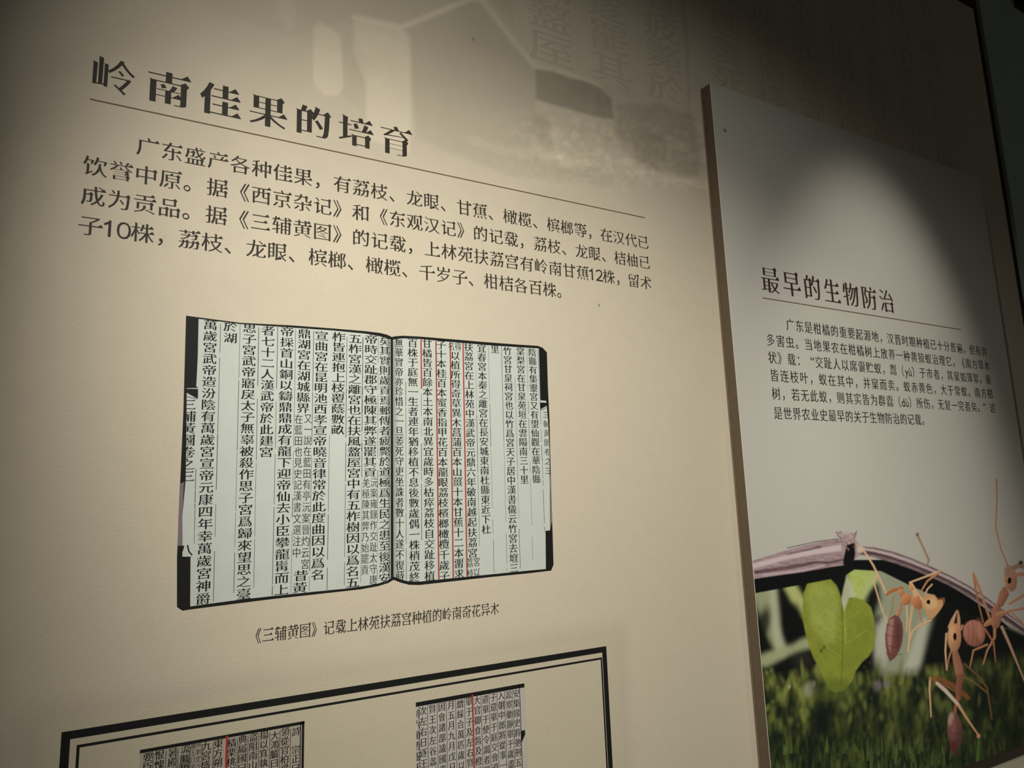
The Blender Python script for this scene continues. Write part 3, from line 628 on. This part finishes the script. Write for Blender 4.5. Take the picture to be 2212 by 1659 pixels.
for x, y, w in ((360,1245,38),(385,1215,16),(560,1260,14),(720,1230,30),(770,1215,24),(690,1290,8),(255,1230,12)):
    cv.blob(x, y, w*.7, w, 10, c_(165,160,125) if x < 600 else c_(112,104,98), .6, .75)
# broad soft lights and shadows across the moss
for _ in range(26):
    x, y = rn.uniform(130, 1500), rn.uniform(1200, 1640); cv.blob(x, y, rn.uniform(25, 60), rn.uniform(40, 90), rn.uniform(-20, 20), c_(16,24,16), .8, .6)
for _ in range(34):
    x, y = rn.uniform(130, 1300), rn.uniform(1110, 1400); k = 1-.4*x/1500; cv.blob(x, y, rn.uniform(8, 22), rn.uniform(18, 50), rn.uniform(-20, 20), c_(134*k,140*k,64*k), .8, .5)
# heart-shaped leaf
leaf = [(327,800),(332,735),(350,688),(385,662),(430,655),(475,664),(505,695),(525,745),(532,790),(560,770),(610,762),(655,775),(688,812),(703,870),(710,960),(700,1030),(675,1070),(640,1100),(605,1150),(585,1205),(550,1245),(500,1262),(460,1240),(440,1190),(415,1130),(385,1080),(358,1010),(338,930),(325,860)]
cv.poly(leaf, c_(120,124,42), 5)
cv.poly([(345,760),(380,690),(440,675),(500,720),(520,820),(500,1000),(440,1000),(370,900)], c_(140,146,66), 22, .7)
cv.poly([(570,820),(640,810),(690,880),(690,1000),(620,1090),(570,1150),(560,950)], c_(116,122,40), 24, .7)
cv.limb([(532,760),(540,900),(537,1050),(530,1220)], [5,5,4,3], c_(92,100,26), 3, .8); cv.limb([(545,800),(552,1000)], 5, c_(146,150,60), 5, .6)
for a, b in (((535,900),(420,790)), ((536,980),(390,880)), ((540,900),(640,820)), ((540,1010),(670,930)), ((537,1080),(440,1010))): cv.limb([a, b], 2.2, c_(150,154,66), 3, .45)
cv.poly([(530,770),(545,700),(560,640),(585,690),(610,750),(570,765),(545,830)], c_(172,170,132), 7, .85)
ln = cv.noise(30, 40, 31)*.6+cv.noise(9, 9, 32)*.4; wn = cv.win(320, 650, 715, 1265); A = cv.a[wn]; gm = (A[...,1] > A[...,2]*2.2) & (A[...,1] > .08); cv.a[wn] = A*np.where(gm, .86+.28*ln[wn], 1)[..., None]
for x, y in ((425,1040),(440,1022)): cv.blob(x, y, 7, 11, 0, c_(60,62,22), .7, .8)
for _ in range(40): x, y = rn.uniform(350, 690), rn.uniform(760, 1180); cv.blob(x, y, 4, 5, 0, c_(92,96,34), .8, .35)
cv.poly([(445,1190),(560,1190),(600,1230),(560,1300),(430,1300)], c_(80,92,34), 26, .6)
# the arched twig
cv.poly([(60,648),(300,618),(545,588),(600,560),(760,560),(900,600),(1060,668),(1210,760),(1340,850),(1420,920),(1340,905),(1180,830),(1060,770),(900,700),(740,620),(600,612),(540,650),(330,690),(60,740)], c_(12,12,12), 3)
cv.poly([(60,566),(180,528),(300,494),(420,466),(530,446),(545,520),(545,585),(400,612),(240,636),(60,662)], c_(140,116,112), 3)
cv.poly([(60,580),(240,535),(400,500),(530,480),(540,512),(400,530),(240,560),(60,610)], c_(186,166,156), 7, .85)
cv.limb([(80,625),(260,600),(390,574),(470,574),(535,560)], [9,10,8,7,5], c_(84,60,58), 4, .9)
cv.limb([(250,530),(420,492)], [4,6], c_(96,70,72), 4, .8); cv.limb([(120,640),(330,618),(440,590)], [6,5,4], c_(176,156,148), 4, .7)
cv.limb([(245,498),(400,464),(530,447)], 2.5, c_(80,68,64), 2, .9)
tw = [(610,508),(700,520),(800,545),(900,580),(1000,622),(1100,668),(1200,722),(1300,788),(1400,860),(1500,930),(1640,1030)]
cv.limb(tw, [20,26,28,27,25,25,24,22,20,18,15], c_(104,82,80), 3)
cv.limb([(x, y-10) for x, y in tw], [5,7,8,8,7,7,6,6,5,5,4], c_(176,156,146), 3, .85)
cv.limb([(x, y+6) for x, y in tw], 5, c_(58,42,42), 3, .8)
cv.limb([(x-6, y+20) for x, y in tw], 4, c_(126,104,98), 3, .6)
tn = cv.noise(46, 7, 41)*.6+cv.noise(14, 5, 42)*.4; wn = cv.win(60, 430, 1600, 1000); A = cv.a[wn]; gm = (A[...,0] > .06) & (A[...,0] < .5) & (A[...,0] > A[...,1]*1.12) & (A[...,2] > A[...,1]*.8); cv.a[wn] = A*np.where(gm, .62+.76*tn[wn], 1)[..., None]
cv.poly([(505,418),(520,410),(545,425),(580,425),(612,412),(605,450),(625,480),(640,520),(600,560),(570,600),(545,560),(530,500),(535,450)], c_(150,126,116), 3)
cv.poly([(560,480),(600,470),(605,530),(590,600),(545,650),(540,560)], c_(16,14,14), 5)
for _ in range(34):
    a, b = rn.uniform(515, 612), rn.uniform(412, 500); cv.limb([(a, b), (a+rn.uniform(-18, 18), b+rn.uniform(-16, 16))], 2.2, c_(*(np.array([196,172,160])*rn.uniform(.4, 1))), 1.5, .8)
cv.limb([(504,412),(512,432),(536,450)], 3, c_(120,98,92), 1.5); cv.limb([(612,410),(606,430),(596,446)], 3, c_(120,98,92), 1.5)
cv.blob(632, 505, 20, 16, 0, c_(190,172,150), .5, .8)
# ants
OR, LT, DK, GA = c_(168,114,78), c_(196,156,112), c_(112,70,50), c_(112,66,56)
def leg(pts, r, col=OR, soft=1.3, al=.95): cv.limb(pts, r, col, soft, al, .25)
# first ant, hanging from the twig
leg([(985,585),(992,560),(960,490),(932,428)], [5,6,5,7], c_(142,112,84)); cv.blob(932, 427, 9, 11, 0, c_(120,96,76), .3)
leg([(608,475),(655,520),(700,590),(735,665),(770,742)], [3,5,5,6,5], LT); leg([(768,744),(800,722),(850,708)], [6,9,8], c_(160,90,44))
leg([(718,645),(700,672),(738,800),(766,880)], [5,4,4,3], LT); leg([(808,755),(795,830),(778,880)], 4, c_(150,110,70)); leg([(876,800),(880,880),(874,940)], [5,5,4], LT); leg([(908,800),(893,900),(886,1042)], [6,6,4], LT)
leg([(1048,622),(960,655),(892,680),(915,730),(958,790)], [6,5,5,7,7], LT); leg([(1048,625),(985,672),(955,720),(950,760)], [6,5,4,4], c_(178,120,74)); leg([(1010,690),(985,715),(975,740)], 4, LT)
leg([(938,815),(948,870),(962,896)], [6,5,4]); leg([(1003,880),(935,912),(908,935),(890,985),(882,1045)], [5,6,5,5,4], LT)
cv.limb([(846,785),(842,820),(828,855)], [7,10,9], OR, 1.6, 1, .35)
cv.blob(848, 735, 18, 24, -30, OR, .15, 1, .35); cv.blob(874, 768, 27, 32, 20, c_(176,112,70), .12, 1, .4); cv.blob(902, 712, 10, 26, -20, c_(184,130,80), .2, 1, .3); cv.blob(930, 783, 30, 40, -25, c_(172,108,68), .12, 1, .4); cv.blob(918,738,12,22,-20,LT,.2,.9)
cv.poly([(952,765),(985,738),(1022,745),(1040,768),(1072,762),(1077,778),(1062,812),(1040,842),(1012,872),(990,868),(975,835),(955,800)], c_(186,138,92), 2)
cv.blob(1005, 790, 34, 30, 0, c_(212,170,112), .5, .7); cv.limb([(1040,768),(1072,765),(1070,795)], [4,6,3], c_(120,66,36), 2); cv.blob(990, 784, 10, 14, 10, c_(14,10,8), .15)
leg([(948,765),(975,790),(1003,805)], 3.5, LT); leg([(900,680),(930,730),(960,770)], 4, c_(206,160,104))
gs = [(812,850),(836,860),(852,892),(857,940),(852,990),(838,1040),(812,1080),(786,1098),(774,1066),(764,1010),(762,960),(770,905),(786,868)]
cv.poly(gs, c_(106,66,56), 2); cv.poly([(785,875),(808,870),(800,960),(790,1050),(775,1010),(772,940)], c_(168,120,102), 8, .7); cv.poly([(825,880),(850,920),(848,990),(825,1040),(815,980)], c_(72,42,36), 16, .6)
for y in (905,960,1015,1060): cv.limb([(768,y-6),(810,y+8),(850,y-4)], 2.2, c_(84,40,34), 2, .7)
# second ant, climbing upside down in the moss
leg([(1085,950),(1080,1040),(1086,1142)], [5,5,3], LT); leg([(1118,1020),(1098,1080),(1088,1145)], [5,4,3]); leg([(1118,990),(1130,1080),(1152,1165)], [6,6,4], LT)
leg([(1000,1184),(996,1240),(1005,1390)], [6,5,3], LT); leg([(1000,1186),(1080,1225),(1140,1258)], [7,6,4], c_(130,84,52), 4, .8); leg([(1030,1178),(1120,1225),(1200,1290)], [10,14,10], c_(126,74,42), 6, .85); leg([(1180,1110),(1250,1170),(1300,1235),(1325,1400)], [4,4,5,3], c_(120,82,46), 3, .75); leg([(1155,1165),(1230,1205),(1300,1260)], 4, c_(126,96,56), 3, .7)
cv.limb([(1128,1035),(1138,1080),(1150,1130),(1158,1175)], [14,20,24,18], c_(146,96,72), 3, 1, .35); cv.limb([(1158,1175),(1150,1240),(1148,1300)], [18,16,12], c_(124,76,56), 3, 1, .35); cv.limb([(1146,1290),(1134,1330),(1130,1375)], [10,7,9], c_(140,84,52), 2, 1, .3)
cv.limb([(1105,915),(1118,880),(1140,828)], [12,10,3], c_(188,140,104), 2); cv.limb([(1150,920),(1150,870),(1146,830)], [10,8,3], c_(178,128,92), 2); cv.limb([(1160,930),(1170,910)], [6,8], OR, 2)
cv.blob(1127, 970, 36, 74, 0, c_(180,128,88), .1, 1, .35); cv.blob(1116, 950, 14, 34, 0, c_(214,168,116), .6, .6); cv.blob(1130, 965, 9, 20, 0, c_(14,10,8), .15)
cv.blob(1130, 1465, 40, 96, -4, c_(98,62,54), .1, 1, .4); cv.blob(1108, 1400, 14, 34, 10, c_(170,150,120), .5, .7); cv.blob(1120, 1445, 16, 50, 0, c_(140,86,78), .6, .5); cv.limb([(1122,1540),(1128,1575),(1134,1592)], [20,10,3], c_(84,42,34), 2.5)
for y in (1470,1510,1545): cv.limb([(1100,y),(1130,y+10),(1166,y-2)], 2.2, c_(70,36,32), 2, .6)
leg([(1035,1212),(1080,1250),(1152,1330)], [8,10,8], c_(196,172,146)); leg([(1150,1328),(1195,1400),(1252,1482)], [8,6,4], c_(184,142,96)); cv.blob(1255, 1490, 10, 12, 0, c_(190,130,94), .3)
cv.limb([(1256,1505),(1250,1620)], [6,9], c_(76,100,44), 4, .8)
# third ant at the right edge
leg([(1350,135),(1352,250),(1345,390),(1372,500),(1410,592)], [5,4,4,3.5,4], c_(158,114,74))
leg([(1228,632),(1240,720),(1262,820),(1280,890)], [6,6,4,4], c_(150,96,62)); leg([(1228,634),(1270,740),(1315,872)], [6,8,6]); leg([(1600,690),(1500,742),(1418,792)], [6,7,6]); leg([(1600,800),(1500,815),(1415,830)], [6,7,6])
leg([(1378,915),(1420,1010),(1465,1120),(1500,1205)], [8,7,5,4], c_(178,136,104)); leg([(1340,900),(1340,970),(1300,1040),(1280,1110)], [9,7,5,4]); leg([(1300,1008),(1228,1038),(1210,1125)], [6,5,3]); leg([(1290,925),(1335,1000),(1345,1100)], [5,5,3], c_(150,96,62)); leg([(1430,840),(1475,880),(1500,920)], 5)
cv.blob(1232, 948, 58, 70, -12, c_(152,98,78), .08, 1, .4)
for k in (-34,-10,14,36): cv.limb([(1232+k,884),(1238+k,945),(1228+k,1012)], 2, c_(112,56,40), 2, .6)
cv.blob(1262, 935, 16, 50, -8, c_(196,130,98), .7, .5)
cv.limb([(1290,905),(1312,890),(1336,880)], [10,16,14], OR, 2, 1, .35); cv.limb([(1346,900),(1352,850),(1350,815)], [22,30,20], c_(152,98,74), 2.5, 1, .35); cv.limb([(1360,850),(1410,835)], [16,8], OR, 2, 1, .3); cv.limb([(1370,790),(1390,740),(1392,715)], [20,26,14], c_(150,96,72), 2.5, 1, .35)
cv.blob(1424, 658, 34, 70, -6, c_(168,114,82), .1, 1, .35); cv.blob(1410, 620, 18, 30, 0, c_(120,112,100), .5, .7); cv.blob(1418, 670, 10, 17, 8, c_(14,10,8), .15)
cv.limb([(1440,602),(1470,590),(1500,600),(1520,620)], [12,12,10,6], c_(140,110,90), 2); cv.limb([(1450,640),(1500,635),(1530,650)], [10,9,5], c_(170,116,84), 2); cv.blob(1478, 575, 12, 10, 0, c_(60,52,46), .3)
ay1 = on_plane(1700, 1000, PZ)[1]
pxs = np.linspace(PX0, PX1, 620); pys = np.linspace(PB, max(on_plane(2205, 1010, PZ)[1], on_plane(1640, 1120, PZ)[1]), 560)
def pcol(X, Y):
    u, v = seen(X, Y, PZ); return cv.sample((u-1600)*2.443, (v-980)*2.443, FB)
ph = grid_mesh('ant_photograph', pxs, pys, PZ+.006, m_photo, pn, pcol)
ph['label'] = 'printed photograph of orange ants on a twig over moss'
bpy.data.objects.remove(TO)
for c in list(bpy.data.curves):
    if c.users == 0: bpy.data.curves.remove(c)
